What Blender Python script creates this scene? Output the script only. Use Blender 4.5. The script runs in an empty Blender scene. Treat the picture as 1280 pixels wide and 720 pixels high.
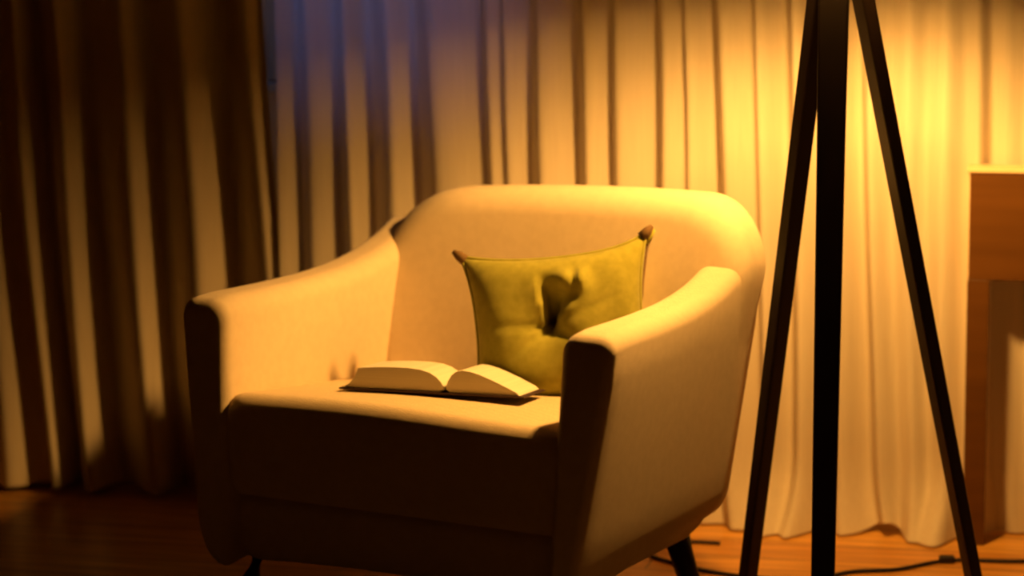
import bpy, bmesh, math, random
from mathutils import Vector, Matrix
random.seed(7)
C = bpy.context.scene.collection
PI = math.pi

# ------------------------------------------------------------------ helpers
def mesh_obj(name, verts, faces, mat, parent=None, smooth=True, sub=0, uvs=None):
    me = bpy.data.meshes.new(name)
    me.from_pydata([tuple(v) for v in verts], [], faces)
    me.update()
    bm = bmesh.new(); bm.from_mesh(me)
    bmesh.ops.recalc_face_normals(bm, faces=bm.faces)
    bm.to_mesh(me); bm.free()
    if smooth:
        for p in me.polygons: p.use_smooth = True
    o = bpy.data.objects.new(name, me); C.objects.link(o)
    if mat: me.materials.append(mat)
    if parent: o.parent = parent
    if sub:
        m = o.modifiers.new('subdivision', 'SUBSURF'); m.levels = sub; m.render_levels = sub
    return o

def bm_obj(name, bm, mat, parent=None, smooth=False, bevel=0, seg=3):
    bmesh.ops.recalc_face_normals(bm, faces=bm.faces)
    me = bpy.data.meshes.new(name); bm.to_mesh(me); bm.free()
    if smooth:
        for p in me.polygons: p.use_smooth = True
    o = bpy.data.objects.new(name, me); C.objects.link(o)
    if mat: me.materials.append(mat)
    if parent: o.parent = parent
    if bevel:
        m = o.modifiers.new('bevel', 'BEVEL'); m.width = bevel; m.segments = seg; m.limit_method = 'ANGLE'
        for p in me.polygons: p.use_smooth = True
        w = o.modifiers.new('wn', 'WEIGHTED_NORMAL'); w.keep_sharp = True
    return o

def thing(name, label, cat, loc=(0, 0, 0), rz=0, group=None):
    o = bpy.data.objects.new(name, None); C.objects.link(o)
    o.location = loc; o.rotation_euler = (0, 0, rz); o.empty_display_size = .1
    o['label'] = label; o['category'] = cat
    if group: o['group'] = group
    return o

def box_bm(bm, x0, x1, y0, y1, z0, z1, f=None):
    vs = [bm.verts.new((x, y, z)) for x in (x0, x1) for y in (y0, y1) for z in (z0, z1)]
    if f:
        for v in vs: v.co = f(v.co)
    for q in ((0, 1, 3, 2), (4, 6, 7, 5), (0, 4, 5, 1), (2, 3, 7, 6), (0, 2, 6, 4), (1, 5, 7, 3)):
        bm.faces.new([vs[i] for i in q])

def loft(sections, cap=True):
    n = len(sections[0]); V = [p for s in sections for p in s]; F = []
    for i in range(len(sections)-1):
        for j in range(n):
            a = i*n+j; b = i*n+(j+1) % n
            F.append((a, b, b+n, a+n))
    if cap:
        F.append(tuple(range(n))[::-1]); F.append(tuple(range((len(sections)-1)*n, len(sections)*n)))
    return V, F

def rrect(xl, xr, zb, zt, rbl, rbr, rtr, rtl, n=6, es=6):
    """rounded rectangle, counter-clockwise, n arc segments per corner and es points along each edge"""
    pts = []
    cs = [(xr-rbr, zb+rbr, rbr, -90), (xr-rtr, zt-rtr, rtr, 0), (xl+rtl, zt-rtl, rtl, 90), (xl+rbl, zb+rbl, rbl, 180)]
    for k, (cx, cz, r, a0) in enumerate(cs):
        arc = [(cx+r*math.cos(math.radians(a0+90*i/n)), cz+r*math.sin(math.radians(a0+90*i/n))) for i in range(n+1)]
        pts += arc
        nx = cs[(k+1) % 4]; a1 = math.radians(nx[3])
        q = (nx[0]+nx[2]*math.cos(a1), nx[1]+nx[2]*math.sin(a1)); p = arc[-1]
        for i in range(1, es): pts.append((p[0]+(q[0]-p[0])*i/es, p[1]+(q[1]-p[1])*i/es))
    return pts

def inset(pts, d):
    xs = [p[0] for p in pts]; zs = [p[1] for p in pts]
    cx = (min(xs)+max(xs))/2; cz = (min(zs)+max(zs))/2; w = (max(xs)-min(xs))/2; h = (max(zs)-min(zs))/2
    return [(cx+(x-cx)*(w-d)/w, cz+(z-cz)*(h-d)/h) for x, z in pts]

def sm(t):
    t = max(0., min(1., t)); return t*t*(3-2*t)

def tube(pts, rad, n=8, closed_ends=True):
    secs = []
    for i, p in enumerate(pts):
        p = Vector(p); a = Vector(pts[max(i-1, 0)]); b = Vector(pts[min(i+1, len(pts)-1)])
        t = (b-a).normalized(); up = Vector((0, 0, 1)) if abs(t.z) < .95 else Vector((1, 0, 0))
        s = t.cross(up).normalized(); u = s.cross(t)
        r = rad[i] if isinstance(rad, (list, tuple)) else rad
        secs.append([p+s*r*math.cos(2*PI*k/n)+u*r*math.sin(2*PI*k/n) for k in range(n)])
    return loft(secs)

def lathe(prof, n=48):
    V = []; F = []
    for r, z in prof:
        for k in range(n): V.append((r*math.cos(2*PI*k/n), r*math.sin(2*PI*k/n), z))
    for i in range(len(prof)-1):
        for k in range(n):
            F.append((i*n+k, i*n+(k+1) % n, (i+1)*n+(k+1) % n, (i+1)*n+k))
    return V, F

# ------------------------------------------------------------------ materials
def mat(name, col=(.5, .5, .5), rough=.6, spec=.3):
    m = bpy.data.materials.new(name); m.use_nodes = True
    b = m.node_tree.nodes['Principled BSDF']
    b.inputs['Base Color'].default_value = (*col, 1); b.inputs['Roughness'].default_value = rough
    b.inputs['Specular IOR Level'].default_value = spec
    return m, m.node_tree.nodes, m.node_tree.links, b

def noise_col(m, N, L, b, c1, c2, scale=30, stretch=(1, 1, 1), detail=4, bump=0., bscale=None, dist=.002):
    tc = N.new('ShaderNodeTexCoord'); mp = N.new('ShaderNodeMapping'); mp.inputs['Scale'].default_value = stretch
    L.new(tc.outputs['Object'], mp.inputs['Vector'])
    nz = N.new('ShaderNodeTexNoise'); nz.inputs['Scale'].default_value = scale; nz.inputs['Detail'].default_value = detail
    L.new(mp.outputs[0], nz.inputs['Vector'])
    cr = N.new('ShaderNodeValToRGB'); cr.color_ramp.elements[0].position = .35; cr.color_ramp.elements[1].position = .65
    cr.color_ramp.elements[0].color = (*c1, 1); cr.color_ramp.elements[1].color = (*c2, 1)
    L.new(nz.outputs['Fac'], cr.inputs[0]); L.new(cr.outputs[0], b.inputs['Base Color'])
    if bump:
        n2 = nz
        if bscale:
            n2 = N.new('ShaderNodeTexNoise'); n2.inputs['Scale'].default_value = bscale; n2.inputs['Detail'].default_value = 2
            L.new(mp.outputs[0], n2.inputs['Vector'])
        bp = N.new('ShaderNodeBump'); bp.inputs['Strength'].default_value = bump; bp.inputs['Distance'].default_value = dist
        L.new(n2.outputs['Fac'], bp.inputs['Height']); L.new(bp.outputs[0], b.inputs['Normal'])
    return cr

def fabric(name, c1, c2, weave=420, bump=.35):
    m, N, L, b = mat(name, c1, .9, .15)
    noise_col(m, N, L, b, c1, c2, 60, detail=5)
    b.inputs['Sheen Weight'].default_value = .15; b.inputs['Sheen Roughness'].default_value = .5
    tc = N.new('ShaderNodeTexCoord')
    w1 = N.new('ShaderNodeTexWave'); w1.bands_direction = 'Z'; w1.inputs['Scale'].default_value = weave/2.5; w1.inputs['Distortion'].default_value = 6
    w1.inputs['Detail'].default_value = 2
    L.new(tc.outputs['Object'], w1.inputs['Vector'])
    nz = N.new('ShaderNodeTexNoise'); nz.inputs['Scale'].default_value = weave; L.new(tc.outputs['Object'], nz.inputs['Vector'])
    ad = N.new('ShaderNodeMath'); ad.operation = 'ADD'; L.new(w1.outputs['Fac'], ad.inputs[0]); L.new(nz.outputs['Fac'], ad.inputs[1])
    bp = N.new('ShaderNodeBump'); bp.inputs['Strength'].default_value = bump; bp.inputs['Distance'].default_value = .0012
    L.new(ad.outputs[0], bp.inputs['Height']); L.new(bp.outputs[0], b.inputs['Normal'])
    return m

M = {}
M['chair'] = fabric('beige_upholstery', (.735, .585, .37), (.775, .62, .40))
M['chair_cushion'] = fabric('beige_cushion_fabric', (.725, .565, .335), (.765, .60, .36))
M['pillow'] = fabric('olive_green_fabric', (.28, .26, .030), (.34, .31, .042), 700, .12)
M['piping'], _, _, _ = mat('piping_brown', (.16, .09, .03), .8)
m, N, L, b = mat('dark_wood', (.02, .012, .008), .45, .35); noise_col(m, N, L, b, (.022, .013, .008), (.045, .026, .014), 8, (1, 1, .15)); M['dark_wood'] = m
m, N, L, b = mat('table_wood_shaded', (.3, .14, .04), .4, .35); noise_col(m, N, L, b, (.095, .036, .005), (.125, .048, .0075), 6, (.3, 4, 4), bump=.1); M['table'] = m  # shade on the console front put into the wood colour
m, N, L, b = mat('table_wood_lit', (.6, .42, .2), .4, .35); noise_col(m, N, L, b, (.66, .47, .24), (.74, .54, .3), 6, (.3, 4, 4), bump=.1); M['table_lit'] = m  # paler tone for top and sides: their light put into the colour
m, N, L, b = mat('wall_paint', (.6, .5, .38), .85, .2); noise_col(m, N, L, b, (.70, .60, .45), (.74, .64, .49), 12, bump=.08, bscale=200); M['wall'] = m
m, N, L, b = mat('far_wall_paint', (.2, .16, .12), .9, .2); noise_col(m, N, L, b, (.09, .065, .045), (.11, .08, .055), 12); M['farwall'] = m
m, N, L, b = mat('ceiling_paint', (.4, .36, .3), .9, .2); noise_col(m, N, L, b, (.22, .19, .15), (.24, .21, .17), 10); M['ceiling'] = m
m, N, L, b = mat('window_frame_paint', (.5, .48, .44), .5); M['frame'] = m
m, N, L, b = mat('baseboard_dark', (.05, .03, .02), .5); noise_col(m, N, L, b, (.05, .03, .02), (.07, .045, .03), 9, (1, 8, 8)); M['base'] = m
m, N, L, b = mat('metal_rail', (.3, .28, .25), .35); b.inputs['Metallic'].default_value = .8; M['metal'] = m
M['cord'], _, _, _ = mat('black_rubber', (.02, .012, .01), .6)
M['cover'], _, _, _ = mat('book_cover_dark', (.05, .025, .02), .6)

# pages: fine lines along the block edge
m, N, L, b = mat('book_pages', (.78, .72, .55), .8, .2)
tc = N.new('ShaderNodeTexCoord'); mp = N.new('ShaderNodeMapping'); mp.inputs['Scale'].default_value = (3, 3, 900)
L.new(tc.outputs['Object'], mp.inputs['Vector']); nz = N.new('ShaderNodeTexNoise'); nz.inputs['Scale'].default_value = 1; L.new(mp.outputs[0], nz.inputs['Vector'])
cr = N.new('ShaderNodeValToRGB'); cr.color_ramp.elements[0].color = (.62, .54, .38, 1); cr.color_ramp.elements[1].color = (.84, .78, .60, 1)
L.new(nz.outputs['Fac'], cr.inputs[0])
L.new(cr.outputs[0], b.inputs['Base Color'])
M['pages'] = m

# floor planks
m, N, L, b = mat('oak_planks', (.5, .28, .1), .38, .4)
tc = N.new('ShaderNodeTexCoord')
br = N.new('ShaderNodeTexBrick'); br.inputs['Scale'].default_value = 1
br.inputs['Brick Width'].default_value = 1.4; br.inputs['Row Height'].default_value = .12; br.inputs['Mortar Size'].default_value = .0016
br.offset = .37
br.inputs['Color1'].default_value = (.74, .38, .07, 1); br.inputs['Color2'].default_value = (.60, .27, .045, 1); br.inputs['Mortar'].default_value = (.05, .025, .01, 1)
L.new(tc.outputs['Object'], br.inputs['Vector'])
mp = N.new('ShaderNodeMapping'); mp.inputs['Scale'].default_value = (1.5, 22, 1); L.new(tc.outputs['Object'], mp.inputs['Vector'])
nz = N.new('ShaderNodeTexNoise'); nz.inputs['Scale'].default_value = 2.2; nz.inputs['Detail'].default_value = 6; L.new(mp.outputs[0], nz.inputs['Vector'])
cr = N.new('ShaderNodeValToRGB'); cr.color_ramp.elements[0].color = (.55, .5, .42, 1); cr.color_ramp.elements[1].color = (1.1, 1.05, 1, 1)
cr.color_ramp.elements[0].position = .3; cr.color_ramp.elements[1].position = .7
L.new(nz.outputs['Fac'], cr.inputs[0])
mx = N.new('ShaderNodeMix'); mx.data_type = 'RGBA'; mx.blend_type = 'MULTIPLY'; mx.inputs[0].default_value = 1
L.new(br.outputs['Color'], mx.inputs[6]); L.new(cr.outputs[0], mx.inputs[7]); L.new(mx.outputs[2], b.inputs['Base Color'])
bp = N.new('ShaderNodeBump'); bp.inputs['Strength'].default_value = .3; bp.inputs['Distance'].default_value = .001
L.new(nz.outputs['Fac'], bp.inputs['Height']); L.new(bp.outputs[0], b.inputs['Normal'])
M['floor'] = m

def curtain_mat(name, c1, c2, transl, tcol):
    m = bpy.data.materials.new(name); m.use_nodes = True; N = m.node_tree.nodes; L = m.node_tree.links
    b = N['Principled BSDF']; b.inputs['Roughness'].default_value = .9; b.inputs['Specular IOR Level'].default_value = .1
    noise_col(m, N, L, b, c1, c2, 5, (40, 40, 1.2), bump=.15, bscale=8)
    t = N.new('ShaderNodeBsdfTranslucent'); t.inputs['Color'].default_value = (*tcol, 1)
    mx = N.new('ShaderNodeMixShader'); mx.inputs[0].default_value = transl
    L.new(b.outputs[0], mx.inputs[1]); L.new(t.outputs[0], mx.inputs[2]); L.new(mx.outputs[0], N['Material Output'].inputs[0])
    return m
M['sheer'] = curtain_mat('cream_sheer_curtain', (.74, .63, .45), (.80, .69, .50), .28, (.80, .78, .80))
M['drape'] = curtain_mat('taupe_lined_curtain', (.68, .56, .38), (.74, .62, .43), .0, (.1, .1, .1))

m = bpy.data.materials.new('window_glass'); m.use_nodes = True; N = m.node_tree.nodes; L = m.node_tree.links
N.remove(N['Principled BSDF']); tr = N.new('ShaderNodeBsdfTransparent'); tr.inputs[0].default_value = (.93, .95, .96, 1)
gl = N.new('ShaderNodeBsdfGlossy'); gl.inputs['Roughness'].default_value = .02; mx = N.new('ShaderNodeMixShader')
fr = N.new('ShaderNodeFresnel'); fr.inputs[0].default_value = 1.45
L.new(fr.outputs[0], mx.inputs[0]); L.new(tr.outputs[0], mx.inputs[1]); L.new(gl.outputs[0], mx.inputs[2]); L.new(mx.outputs[0], N['Material Output'].inputs[0])
M['glass'] = m
LAMP = (1.0, .49, .11)
m = bpy.data.materials.new('warm_bulb'); m.use_nodes = True; N = m.node_tree.nodes; L = m.node_tree.links
N.remove(N['Principled BSDF']); e = N.new('ShaderNodeEmission'); e.inputs[0].default_value = (*LAMP, 1); e.inputs[1].default_value = 1520
L.new(e.outputs[0], N['Material Output'].inputs[0]); M['bulb'] = m
m, N, L, b = mat('lamp_shade_fabric', (.35, .22, .12), .9, .1); noise_col(m, N, L, b, (.30, .2, .11), (.36, .24, .14), 90); M['shade'] = m
m, N, L, b = mat('shade_absorber_black', (.015, .012, .01), .8, .1); M['absorber_lining'] = m  # black inner layer added to absorb bounce inside the shade

# ------------------------------------------------------------------ room
BA = math.atan(.19)
def W(u, v, z):      # room frame: u along the curtain wall, v out into the room
    return Vector((u*math.cos(BA)-v*math.sin(BA), 5.20-u*math.sin(BA)-v*math.cos(BA), z))
room_rot = -BA
def struct(name, bm, m, **k):
    o = bm_obj(name, bm, m, **k); o['kind'] = 'structure'; return o
U0, U1, V0, V1, HC = -2.5, 2.4, -.17, 5.9, 2.55
def rb(bm, u0, u1, v0, v1, z0, z1): box_bm(bm, u0, u1, -v1, -v0, z0, z1)
def place_room(o):
    o.location = (0, 5.20, 0); o.rotation_euler = (0, 0, room_rot); return o
bm = bmesh.new(); rb(bm, U0-.1, U1+.1, V0-.15, V1+.1, -.1, 0); place_room(struct('floor', bm, M['floor']))
bm = bmesh.new(); rb(bm, U0-.1, U1+.1, V0-.15, V1+.1, HC, HC+.1); place_room(struct('ceiling', bm, M['ceiling']))
WU0, WU1, WZ0, WZ1 = -.95, -.36, .88, 2.15
bm = bmesh.new()
rb(bm, U0-.1, WU0, V0-.15, V0, 0, HC); rb(bm, WU1, U1+.1, V0-.15, V0, 0, HC)
rb(bm, WU0, WU1, V0-.15, V0, 0, WZ0); rb(bm, WU0, WU1, V0-.15, V0, WZ1, HC)
bmesh.ops.remove_doubles(bm, verts=bm.verts, dist=1e-5)
place_room(struct('wall_back', bm, M['wall']))
bm = bmesh.new(); rb(bm, U0-.1, U0, V0, V1, 0, HC); place_room(struct('wall_left', bm, M['farwall']))
bm = bmesh.new(); rb(bm, U1, U1+.1, V0, V1, 0, HC); place_room(struct('wall_right', bm, M['farwall']))
bm = bmesh.new(); rb(bm, U0-.1, U1+.1, V1, V1+.1, 0, HC); place_room(struct('wall_front', bm, M['farwall']))
bm = bmesh.new(); rb(bm, U0, U1, V0, V0+.014, 0, .035); place_room(struct('baseboard_back', bm, M['wall'], bevel=.003))
# window: frame with a middle bar, sill and one pane
wf = bmesh.new(); t = .035
rb(wf, WU0, WU0+t, V0-.11, V0-.05, WZ0, WZ1); rb(wf, WU1-t, WU1, V0-.11, V0-.05, WZ0, WZ1)
rb(wf, WU0+t, WU1-t, V0-.11, V0-.05, WZ0, WZ0+t); rb(wf, WU0+t, WU1-t, V0-.11, V0-.05, WZ1-t, WZ1)
wo = place_room(struct('window_1', wf, M['frame'], bevel=.004))
g = bmesh.new(); rb(g, WU0+t, WU1-t, V0-.084, V0-.078, WZ0+t, WZ1-t); bm_obj('pane', g, M['glass'], wo)
s = bmesh.new(); rb(s, WU0-.03, WU1+.03, V0-.04, V0+.03, WZ0-.02, WZ0); bm_obj('sill', s, M['frame'], wo, bevel=.004)

# ------------------------------------------------------------------ curtains
f_, CX, P_, H_ = 3240., 850., math.radians(9.6), 1.37
def u_at(px):        # along-wall coordinate of a fold, measured at mid height
    k = (px-CX)/f_
    y = 5.20
    for _ in range(5):
        d = y*math.cos(P_)+(H_-.62)*math.sin(P_); X = k*d; y = 5.20-.19*X
    return X/math.cos(BA)

def make_curtain(name, keys, ztop, zbot, m, hem, label, seed, topw=1.0):
    """keys: (u, depth) fold profile, smooth between; folds open and wander a little down the drop"""
    rnd = random.Random(seed)
    cols = []
    for i in range(len(keys)-1):
        (a, da), (b, db) = keys[i], keys[i+1]
        nk = max(3, min(8, int((b-a)/.004)))
        for k in range(nk):
            t = k/nk; cols.append((a+(b-a)*t, da+(db-da)*(.5-.5*math.cos(PI*t))*.75+(db-da)*t*.25))
    cols.append(keys[-1])
    ph = [rnd.uniform(0, 6.28) for _ in range(8)]
    zs = []
    z = zbot
    while z < ztop:
        zs.append(z); z += .012 if z < .12 else (.03 if z < .4 else .09)
    zs.append(ztop)
    V = []; n = len(cols); um = (cols[0][0]+cols[-1][0])/2
    for z in zs:
        for (u, d) in cols:
            h = (ztop-z)/ztop
            wob = .006*math.sin(9*u+2.1*z*2+ph[0])*h + .004*math.sin(23*u+3*z+ph[1])*h
            amp = .8+.25*h+.12*math.sin(5*u+1.7*z+ph[2])
            uu = u+wob+.020*(.62-z)*topw
            dd = d*amp+.003*math.sin(31*u+6*z+ph[3])
            zz = z
            if hem == 'puddle' and z < .16:
                q = (1-z/.16)**2
                dd += (q if u < .55 else q*max(0, 1-(u-.55)/.04))*(.020+.035*sm((u+.05)/.3)*sm((.60-u)/.10)+.034*math.sin(17*u+ph[4])+.012*math.sin(41*u+ph[5]))
                uu += q*.018*math.sin(21*u+ph[6])
                zz = max(.002, z+q*(.004+.026*math.exp(-((u-.40)/.035)**2)))
            if hem == 'hang':
                zz = z+ (1-min(1, (z-zbot)/.3))*(-.012*(u-cols[0][0]))
            V.append(W(uu, dd, zz))
    F = [(r*n+c, r*n+c+1, (r+1)*n+c+1, (r+1)*n+c) for r in range(len(zs)-1) for c in range(n-1)]
    root = thing(name, label, 'curtain', W(um, 0, zbot))
    inv = Matrix.Translation(W(um, 0, zbot)).inverted()
    mesh_obj('cloth', [inv @ v for v in V], F, m, root)
    # header tape with the pleats gathered on it, and glider hooks
    u0, u1 = cols[0][0]-.02*topw*1.5, cols[-1][0]-.02*topw*1.5
    hb = bmesh.new(); rb(hb, u0, u1, -.006, .006, ztop-.06, ztop)
    ho = bm_obj('header_tape', hb, m, root)
    ho.matrix_parent_inverse = Matrix(); ho.matrix_local = inv @ Matrix.Translation((0, 5.20, 0)) @ Matrix.Rotation(room_rot, 4, 'Z')
    return root

def fold_keys(strips, last, kfun, cap=.055, off=.025):
    """strips = [(a, b)] pleats in order: crest at a, falling back to the recess at b, then out again to the next crest"""
    keys = []
    for i, (a, b) in enumerate(strips):
        nxt = strips[i+1][0] if i+1 < len(strips) else last
        ua, ub, uc = u_at(a), u_at(b), u_at(nxt)
        h = max(.012, min(cap, (uc-ub)*kfun((b+nxt)/2)))
        keys += [(ua, 0.), (ub, -h)]
    keys.append((u_at(last), 0.0))
    return [(u, d+off) for u, d in keys]

L_strips = [(-330, -300), (-262, -225), (-170, -140), (-90, -66), (-34, 18), (34, 50), (80, 107), (163, 187), (226, 276), (320, 345)]
kd = make_curtain('drape_curtain', fold_keys([(a+.30*(b-a)+5, b+3) for a, b in L_strips], 354, lambda x: 1.25, .095, .030), 2.4, .022, M['drape'], 'hang',
             'dark taupe heavy curtain hanging in deep folds at the far left', 3, 2.2)
R_strips = [(357, 378), (394, 426), (443, 463), (495, 520), (549, 610), (622, 637), (643, 667), (683, 723), (739, 768), (778, 822),
            (833, 856), (861, 894), (907, 945), (953, 985), (998, 1030), (1045, 1078)]
keysR = fold_keys(R_strips, 1092, lambda x: .85+1.1*sm((x-420)/500))
for px, d in ((1118, .002), (1140, .022), (1160, .004), (1183, .030), (1207, .008), (1222, .006), (1238, -.030), (1256, -.020), (1280, -.032), (1306, -.022), (1330, -.030)):
    keysR.append((u_at(px), d))
ks = make_curtain('sheer_curtain', keysR, 2.4, .002, M['sheer'], 'puddle',
             'cream lit curtain with narrow folds behind the armchair and lamp, hem on the floor', 5)
rt = thing('curtain_rail', 'metal curtain rail fixed above the curtains near the ceiling', 'curtain rail', W(-.35, .01, 2.43), room_rot)
V, F = tube([(-2.05, 0, 0), (-1, 0, 0), (0, 0, 0), (1.0, 0, 0)], .012, 16); mesh_obj('rail', V, F, M['metal'], rt)
for x in (-1.9, -.5, .9):
    bb = bmesh.new(); box_bm(bb, x-.01, x+.01, -.01, .18, -.006, .006); bm_obj('bracket', bb, M['metal'], rt, bevel=.002)

# ------------------------------------------------------------------ dark mat added out of view under chair and lamp to absorb bounce
RT = .005
m, N, L, b = mat('absorber_rug_wool', (.03, .02, .014), .95, .05); noise_col(m, N, L, b, (.055, .036, .020), (.075, .050, .028), 40, bump=.5, bscale=500); M['absorber_rug'] = m
rg = bmesh.new(); box_bm(rg, -1.9, 1.5, 2.3, 4.60, 0, RT)
ro = bm_obj('absorber_rug', rg, M['absorber_rug'], bevel=.002)
ro['label'] = 'dark brown flat mat added out of view under the front legs of the armchair to absorb bounce light'; ro['category'] = 'absorber_rug'

# ------------------------------------------------------------------ armchair
YAW = math.radians(27)
CO = Vector((-.4945, 4.324, 0))
ch = thing('armchair', 'beige upholstered tub armchair with low sloping arms and short dark legs', 'armchair', CO, -YAW)
def arm(side):
    secs = []
    y0, y1 = -.01, .61
    ys = []
    r = .022
    for k in range(5):
        a = k/5*PI/2; ys.append((y0+r*(1-math.cos(a)), r*(1-math.sin(a))))
    for k in range(17): ys.append((y0+r+(y1-y0-r)*k/16, 0))
    for y, ins in ys:
        t = max(0, y)/.62
        xo = .436-.030*t
        w = .100-.006*t
        zt = .594-.012*t+.084*t**4.2
        # the front of the arm top rolls down a touch
        zt -= .006*(1-sm((y+.01)/.05))
        pts = rrect(xo-w, xo, .115+.045*t, zt, .02, .085-.03*t, .030, .036, 6, 7)
        if ins: pts = inset(pts, ins)
        sec = []
        for x, z in pts:
            q = max(0, min(1, (.55-z)/.45))
            xx = x-((.074-.035*t if side > 0 else .050-.005*t))*q*((x-(xo-w))/w*.8+.2)       # outer side tapers inwards to the base
            yy = y-.03*q*(1-t)-.085*q*t                 # front leans back, rear leans in, down the drop
            # a soft roll over the outer top
            xx += 0
            sec.append((side*xx, yy, z))
        secs.append(sec)
    V, F = loft(secs)
    return mesh_obj('armrest', V, F, M['chair'], ch)
arm(1); arm(-1)

# backrest: wide slab with rounded shoulders, leaning back, wrapping forward at the ends
def backrest():
    secs = []
    T = .135; y0 = .490; r = .045
    prof = []
    for k in range(6):
        a = k/6*PI/2; prof.append((y0+r*(1-math.cos(a)), r*(1-math.sin(a))))
    for k in range(5): prof.append((y0+r+(T-2*r)*k/4, 0))
    for k in range(1, 7):
        a = k/6*PI/2; prof.append((y0+T-r+r*math.sin(a), r*(1-math.cos(a))))
    for y, ins in prof:
        pts = rrect(-.395, .395, .13, .722, .05, .05, .14, .14, 12, 14)
        if ins: pts = inset(pts, ins)
        sec = []
        for x, z in pts:
            q = (z-.38)
            zz = z+ (.010*(1-(x/.395)**2)+.006+.014*x/.395)*max(0, min(1, (z-.4)/.3))
            xx = (x+.026)*(1-.16*max(0, min(1, (.60-z)/.45)))
            yy = y+.27*q-.25*x*x*(1 if z > 0 else 0)
            sec.append((xx, yy, zz))
        secs.append(sec)
    # fill the caps with rings so the front bulges gently
    def rings(sec, sgn):
        cx = sum(p[0] for p in sec)/len(sec); cy = sum(p[1] for p in sec)/len(sec); cz = sum(p[2] for p in sec)/len(sec)
        out = []
        for s in (.85, .65, .42, .2, .05):
            out.append([(cx+(p[0]-cx)*s, None, cz+(p[2]-cz)*s, s) for p in sec])
        res = []
        for ring in out:
            row = []
            for x, _, z, s in ring:
                base = (y0 if sgn < 0 else y0+T)+.27*(z-.38)-.25*x*x
                row.append((x, base+sgn*.012*(1-s*s), z))
            res.append(row)
        return res
    secs = rings(secs[0], -1)[::-1]+secs+rings(secs[-1], 1)
    V, F = loft(secs)
    return mesh_obj('backrest', V, F, M['chair'], ch)
backrest()

def cushion():
    secs = []
    y0, y1, r = -.012, .50, .03
    prof = []
    for k in range(6):
        a = k/6*PI/2; prof.append((y0+r*(1-math.cos(a)), r*(1-math.sin(a))))
    for k in range(15): prof.append((y0+r+(y1-y0-2*r)*k/14, 0))
    for k in range(1, 7):
        a = k/6*PI/2; prof.append((y1-r+r*math.sin(a), r*(1-math.cos(a))))
    for y, ins in prof:
        t = max(0, min(1, y/.5)); hw = .345-.02*t
        pts = rrect(-hw, hw, .240, .410, .022, .022, .032, .032, 6, 16)
        if ins: pts = inset(pts, ins)
        sec = []
        for x, z in pts:
            zz = z+sm((z-.26)/.12)*(.020-.115*max(0, y))
            if z > .34:
                zz += (z-.34)/.07*(.010*(1-(x/hw)**4)*(math.sin(PI*min(1, max(0, (y+.02)/.8))))+.004*math.sin(9*x+2)*math.sin(7*y+1))
            yy = y-.008*math.sin(PI*max(0, min(1, (z-.24)/.17)))*(1-t)+.03*max(0, (.40-z))*0*(1-t)
            sec.append((x*(1-.05*max(0, .41-z)/.17*0), yy, zz))
        secs.append(sec)
    V, F = loft(secs)
    return mesh_obj('seat_cushion', V, F, M['chair_cushion'], ch)
cushion()

def base():
    secs = []
    y0, y1, r = .005, .50, .025
    prof = []
    for k in range(6):
        a = k/6*PI/2; prof.append((y0+r*(1-math.cos(a)), r*(1-math.sin(a))))
    for k in range(8): prof.append((y0+r+(y1-y0-2*r)*k/7, 0))
    for k in range(1, 7):
        a = k/6*PI/2; prof.append((y1-r+r*math.sin(a), r*(1-math.cos(a))))
    for y, ins in prof:
        pts = rrect(-.345, .345, .118, .243, .05, .05, .02, .02, 6, 12)
        if ins: pts = inset(pts, ins)
        secs.append([(x, y-.0*(z), z+(.012*(1-(x/.325)**2) if z < .16 else 0)) for x, z in pts])
    V, F = loft(secs)
    return mesh_obj('seat_base', V, F, M['chair'], ch)
base()
def leg(x, y, sx, sy):
    V, F = tube([(x+sx*.038, y+sy*.03, RT if sy < 0 else 0), (x+sx*.018, y+sy*.016, .06), (x, y, .145)], [.016, .021, .028], 16)
    mesh_obj('leg', V, F, M['dark_wood'], ch)
for x in (-.335, .335):
    leg(x, .085, 1 if x > 0 else -1, -1); leg(x*.87, .49, 1 if x > 0 else -1, 1)

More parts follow.
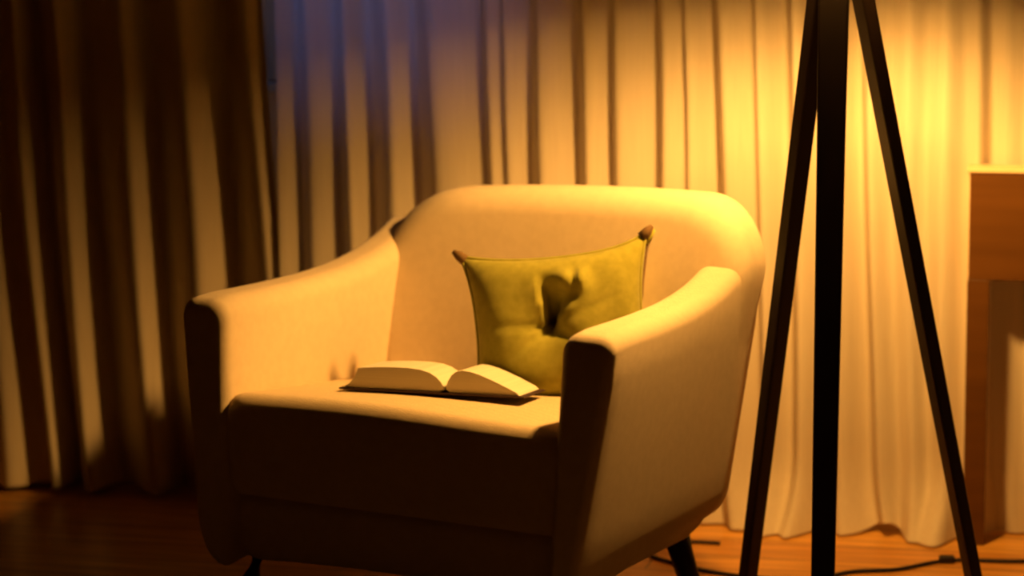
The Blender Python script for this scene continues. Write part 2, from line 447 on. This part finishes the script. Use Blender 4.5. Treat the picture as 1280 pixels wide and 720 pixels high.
# ------------------------------------------------------------------ pillow
def pillow():
    a, bb, T, G = .163, .140, .050, .036
    n = 56
    def outline(u, v):
        x = a*u*(1-.085*(1-v*v)*abs(u)**3); z = bb*v*(1-.10*(1-u*u)*abs(v)**3)
        c = (abs(u)*abs(v))**5; e = .13 if (u > 0 and v > 0) else .05
        return x*(1+.05*c), z*(1+e*c)
    def relief(u, v, x, z):
        X, Z = x+.016, z+.002
        r = math.hypot(X, Z); th = math.atan2(Z, X)
        d = -.046*math.exp(-r/.018)
        dg = math.degrees(th)
        d -= .075*sm((102-dg)/8)*sm((dg-42)/26)*math.exp(-(r/.070)**3)*sm(r/.012)
        # a deep fold running up from the button, opening to the right, and softer radial creases
        def crease(ang, w, dep, ln):
            dd = (th-ang+PI) % (2*PI)-PI
            return -dep*math.exp(-(dd*r/w)**2)*math.exp(-r/ln)*(1-math.exp(-r/.006)) if abs(dd) < 1.4 else 0
        d += crease(math.radians(45), .008, .012, .10)+crease(math.radians(175), .007, .012, .07)
        d += crease(math.radians(215), .008, .010, .06)+crease(math.radians(330), .009, .010, .08)+crease(math.radians(20), .008, .008, .06)
        # bunched cloth above right of the fold
        d += .018*math.exp(-(((x-.020)/.018)**2+((z-.078)/.020)**2))+.018*math.exp(-(((x-.050)/.013)**2+((z-.076)/.022)**2))
        d -= .012*math.exp(-(((x-.036)/.006)**2+((z-.072)/.026)**2))
        d -= .013*math.exp(-(((x-.108)/.016)**2+((z+.018)/.010)**2))
        d += .004*math.sin(40*x+18*z)*(1-u*u)*(1-v*v)
        return d
    V = []; F = []
    for s in (-1, 1):
        for i in range(n+1):
            for j in range(n+1):
                u = -1+2*i/n; v = -1+2*j/n
                u = math.copysign(abs(u)**.85, u); v = math.copysign(abs(v)**.85, v)
                x, z = outline(u, v)
                puff = T*((1-abs(u)**3.2)*(1-abs(v)**3.2))**.62
                y = s*(puff+G*(1-.35*(abs(u*v))**5))
                if s < 0: y -= relief(u, v, x, z)*min(1, 3*(1-max(abs(u), abs(v)))) if True else 0
                V.append((x, y, z))
    N1 = (n+1)**2
    idx = lambda s, i, j: s*N1+i*(n+1)+j
    for i in range(n):
        for j in range(n):
            F.append((idx(0, i, j), idx(0, i+1, j), idx(0, i+1, j+1), idx(0, i, j+1)))
            F.append((idx(1, i, j), idx(1, i, j+1), idx(1, i+1, j+1), idx(1, i+1, j)))
    ring = [(i, 0) for i in range(n)]+[(n, j) for j in range(n)]+[(i, n) for i in range(n, 0, -1)]+[(0, j) for j in range(n, 0, -1)]
    m_ = len(ring); mid = len(V)
    for k, (i, j) in enumerate(ring):
        p = Vector(V[idx(0, i, j)]); q = Vector(V[idx(1, i, j)]); c = (p+q)/2
        c.x *= .965; c.z *= .965
        V.append(tuple(c))
    for k in range(m_):
        i, j = ring[k]; i2, j2 = ring[(k+1) % m_]
        F.append((idx(0, i, j), mid+k, mid+(k+1) % m_, idx(0, i2, j2)))
        F.append((mid+k, idx(1, i, j), idx(1, i2, j2), mid+(k+1) % m_))
    return V, F, ring, idx, relief
pr = thing('throw_pillow', 'olive green tufted square pillow leaning in the armchair', 'pillow', (0, 0, 0))
V, F, ring, idx, relief = pillow()
po = mesh_obj('pillow_body', V, F, M['pillow'], pr)
for s in (0, 1):
    pts = [Vector(V[idx(s, i, j)])*1.0 for i, j in ring]; secs = []
    k = len(pts)
    for q in range(k):
        p = pts[q]; tdir = (pts[(q+1) % k]-pts[q-1]).normalized(); sd = tdir.cross(Vector((0, 1, 0))).normalized()
        secs.append([p+sd*.0035*math.cos(2*PI*g/6)+Vector((0, 1, 0))*.0035*math.sin(2*PI*g/6) for g in range(6)])
    VV, FF = loft(secs+[secs[0]], cap=False)
    o = mesh_obj('piping', VV, FF, M['piping'] if s == 1 else M['pillow'], pr)
# corner tassel ears
n_ = 56
for (i_, j_, s_, c) in ((0, n_, 0, 'piping'), (0, n_, 1, 'piping'), (n_, n_, 0, 'piping'), (n_, n_, 1, 'pillow')):
    p = Vector(V[idx(s_, i_, j_)]); d = Vector((p.x, 0, p.z)).normalized()
    q = Vector((0, -.004 if s_ == 0 else .004, 0))
    V2, F2 = tube([p-d*.012, p+d*.004, p+d*.016+q], [.011, .009, .004], 10)
    mesh_obj('corner_tuft', V2, F2, M[c], pr)
V2, F2 = lathe([(0.0001, .006), (.006, .0055), (.011, .002), (.012, -.002), (.0001, -.004)], 20)
V2 = [(x*.7-.016, -z*.7-.032, y*.7-.002) for x, y, z in V2]
mesh_obj('tuft_button', V2, F2, M['pillow'], pr)
# stand it on the seat, leaning on the backrest
pr.location = (-.216, 4.648, .508)
pr.rotation_mode = 'XYZ'
Rm = Matrix.Rotation(math.radians(-3), 4, 'Z') @ Matrix.Rotation(math.radians(-16), 4, 'X') @ Matrix.Rotation(math.radians(-6), 4, 'Y')
pr.rotation_euler = Rm.to_euler()

# ------------------------------------------------------------------ open book
bk = thing('open_book', 'open hardback book lying face up on the armchair seat cushion', 'book', (-.412, 4.448, .428), -math.radians(14))
D = .115
bk.rotation_euler = (math.radians(-5.5), 0, -math.radians(14))
def block(top, bot, name):
    """page block: top profile (x, z) from the gutter outwards, flat bottom"""
    secs = []
    top = [(x*(1.16 if x < 0 else .90), z*1.32) for x, z in top]; bot = [(x*(1.16 if x < 0 else .90), z) for x, z in bot]
    for y in (0, D):
        secs.append([(x, y, z) for x, z in top]+[(x, y, z) for x, z in bot])
    V, F = loft(secs)
    o = mesh_obj(name, V, F, M['pages'], bk, smooth=False)
    m = o.modifiers.new('bevel', 'BEVEL'); m.width = .0008; m.segments = 2; m.limit_method = 'ANGLE'
    return o
lt = [(-.001, .008), (-.006, .016), (-.014, .023), (-.025, .0285), (-.040, .0320), (-.060, .0335), (-.085, .0335), (-.110, .0325), (-.132, .0310), (-.140, .0300)]
lb = [(-.146, .022), (-.155, .011), (-.164, .0045), (-.120, .004), (-.06, .004), (-.01, .004)]
block(lt, lb, 'page_block')
rt_ = [(.001, .008), (.005, .018), (.012, .026), (.022, .0315), (.034, .0335), (.050, .0325), (.070, .0290), (.090, .0240), (.110, .0185), (.130, .0125), (.146, .0075)]
rb_ = [(.152, .0045), (.10, .004), (.05, .004), (.01, .004)]
block(rt_, rb_, 'page_block')
cb = bmesh.new(); box_bm(cb, -.196, -.006, -.006, D+.006, .001, .0040); box_bm(cb, .006, .147, -.006, D+.006, .001, .0040); box_bm(cb, -.006, .006, -.006, D+.006, 0.0005, .0036)
bm_obj('cover', cb, M['cover'], bk, bevel=.0007)

# ------------------------------------------------------------------ tripod floor lamp
APX = Vector((.268, 4.50, 1.356))
lamp = thing('tripod_floor_lamp', 'dark wooden tripod floor lamp standing right of the armchair', 'lamp', (APX.x, APX.y, 0))
feet = [Vector((.122, 4.665, 0)), Vector((.552, 4.65, 0)), Vector((.238, 4.20, RT))]
HUBZ = 1.19
def tri_leg(foot, wt, wb, th):
    t = (APX-foot); d = t.normalized()
    rad = Vector((foot.x-APX.x, foot.y-APX.y, 0)).normalized()
    side = Vector((-rad.y, rad.x, 0))
    # wide face looks outwards, long axis along the leg
    nrm = side.cross(d).normalized()
    secs = []
    for s, w, k in ((0, wb, th*.9), (.33, wb+(wt-wb)*.33, th), (.66, wb+(wt-wb)*.66, th), ((HUBZ)/APX.z, wt, th)):
        c = foot+t*s
        q = rrect(-w/2, w/2, -k/2, k/2, .004, .004, .004, .004, 3, 1)
        sec = [c+side*a+nrm*b-Vector((APX.x, APX.y, 0)) for a, b in q]
        if s == 0:      # cut the foot level with the floor
            sec = [p+d*((foot.z-p.z)/d.z) for p in sec]
        secs.append(sec)
    V, F = loft(secs)
    o = mesh_obj('leg', V, F, M['dark_wood'], lamp, smooth=False)
tri_leg(feet[0], .040, .031, .026)
tri_leg(feet[1], .040, .031, .026)
tri_leg(feet[2], .054, .038, .028)
V, F = lathe([(0.0001, -.045), (.020, -.043), (.026, -.030), (.026, .012), (.014, .022), (.014, .055), (.0001, .056)], 32)
mesh_obj('hub', [(x, y, z+HUBZ) for x, y, z in V], F, M['dark_wood'], lamp)
V, F = lathe([(0.0001, .0), (.016, .0), (.018, .03), (.034, .055), (.042, .08), (.036, .105), (.018, .118), (.0001, .121)], 32)
mesh_obj('bulb', [(x, y, z+HUBZ+.056) for x, y, z in V], F, M['bulb'], lamp)
r0, r1, s0, s1 = .205, .175, 1.204, 1.49
V, F = lathe([(r0, s0), (r1, s1), (r1-.004, s1), (r0-.004, s0), (r0, s0)], 72); sh = mesh_obj('lamp_shade', V, F, M['shade'], lamp)
V, F = lathe([(0.0001, s1-.02), (r1-.005, s1-.02), (r1-.005, s1-.024), (0.0001, s1-.024)], 48); mesh_obj('light_block_cap', V, F, M['absorber_lining'], sh)  # added to close the shade and keep light off the ceiling
V, F = lathe([(r0-.0045, s0+.001), (r1-.0045, s1-.001)], 72); mesh_obj('absorber_lining', V, F, M['absorber_lining'], sh)['label'] = 'black inner layer added to absorb bounce light'
for k in range(3):
    a = k*2*PI/3+.5
    V, F = tube([(.013*math.cos(a), .013*math.sin(a), HUBZ+.03), (.1*math.cos(a), .1*math.sin(a), HUBZ+.025), ((r0-.004)*math.cos(a), (r0-.004)*math.sin(a), s0+.03)], .002, 6)
    mesh_obj('shade_arm', V, F, M['metal'], sh)

# ------------------------------------------------------------------ console table at the right edge
TP = math.radians(-8)
ct = thing('console_table', 'narrow wooden console table with shade put into its front colour, cut off by the right edge', 'table', (.564, 5.02, 0), TP)
TW, TD, TH = .85, .060, .752
def tb(name, m, *a, **k):
    q = bmesh.new(); box_bm(q, *a); return bm_obj(name, q, M[m], ct, bevel=.0015, **k)
tb('table_top', 'table_lit', -.003, TW+.003, -.003, TD+.003, TH-.003, TH+.006)
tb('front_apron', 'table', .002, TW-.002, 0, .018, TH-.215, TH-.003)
tb('side_panel', 'table_lit', 0, .016, .0185, TD, 0, TH-.003)['label'] = 'side panel, lit tone put into its colour'
tb('side_panel', 'table_lit', TW-.016, TW, .0185, TD, 0, TH-.003)['label'] = 'side panel, lit tone put into its colour'
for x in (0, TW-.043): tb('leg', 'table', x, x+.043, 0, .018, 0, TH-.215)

# ------------------------------------------------------------------ cords on the floor
def spline(P, n=10):
    P = [Vector(p) for p in P]; out = []
    Q = [P[0]]+P+[P[-1]]
    for i in range(1, len(Q)-2):
        for k in range(n):
            t = k/n; a, b, c, d = Q[i-1], Q[i], Q[i+1], Q[i+2]
            out.append(.5*((2*b)+(-a+c)*t+(2*a-5*b+4*c-d)*t*t+(-a+3*b-3*c+d)*t**3))
    return out+[P[-1]]
z = .0042
pts = spline([(1.3, 5.05, z), (.9, 4.93, z), (.67, 4.887, z), (.526, 4.893, z), (.42, 4.83, z), (.33, 4.812, z), (.25, 4.76, z), (.15, 4.77, z), (.054, 4.815, z),
              (0, 4.864, z), (-.055, 4.925, z), (-.05, 4.99, z), (.0, 5.03, z), (.08, 5.02, z)])
V, F = tube(pts, .0042, 8)
cd = thing('power_cord', 'thin black power cord snaking over the floor behind the lamp legs', 'cord', (.3, 4.8, 0))
mesh_obj('cable', [(v.x-.3, v.y-4.8, v.z) for v in V], F, M['cord'], cd)
q = bmesh.new(); box_bm(q, .205, .235, .08, .102, 0.0, .014); bm_obj('inline_switch', q, M['cord'], cd, bevel=.003)

# ------------------------------------------------------------------ dusk outside
w = bpy.data.worlds.new('dusk'); bpy.context.scene.world = w; w.use_nodes = True
bg = w.node_tree.nodes['Background']; bg.inputs[0].default_value = (.22, .31, .80, 1); bg.inputs[1].default_value = 1.25

# ------------------------------------------------------------------ camera
cam = bpy.data.cameras.new('camera'); co = bpy.data.objects.new('camera', cam); C.objects.link(co)
co.location = (0, 0, 1.37); co.rotation_euler = (math.radians(90-9.6), 0, 0)
cam.sensor_width = 36; cam.lens = 3240/1280*36; cam.shift_x = -(850-640)/1280
cam.clip_end = 50
cam.dof.use_dof = True; cam.dof.focus_distance = 4.45; cam.dof.aperture_fstop = 1.8
sc = bpy.context.scene; sc.camera = co
sc.view_settings.view_transform = 'Standard'; sc.view_settings.look = 'None'; sc.view_settings.gamma = 1; sc.view_settings.exposure = 0
sc.view_settings.use_curve_mapping = False
sc.cycles.filter_width = 2.5
sc.cycles.max_bounces = 8
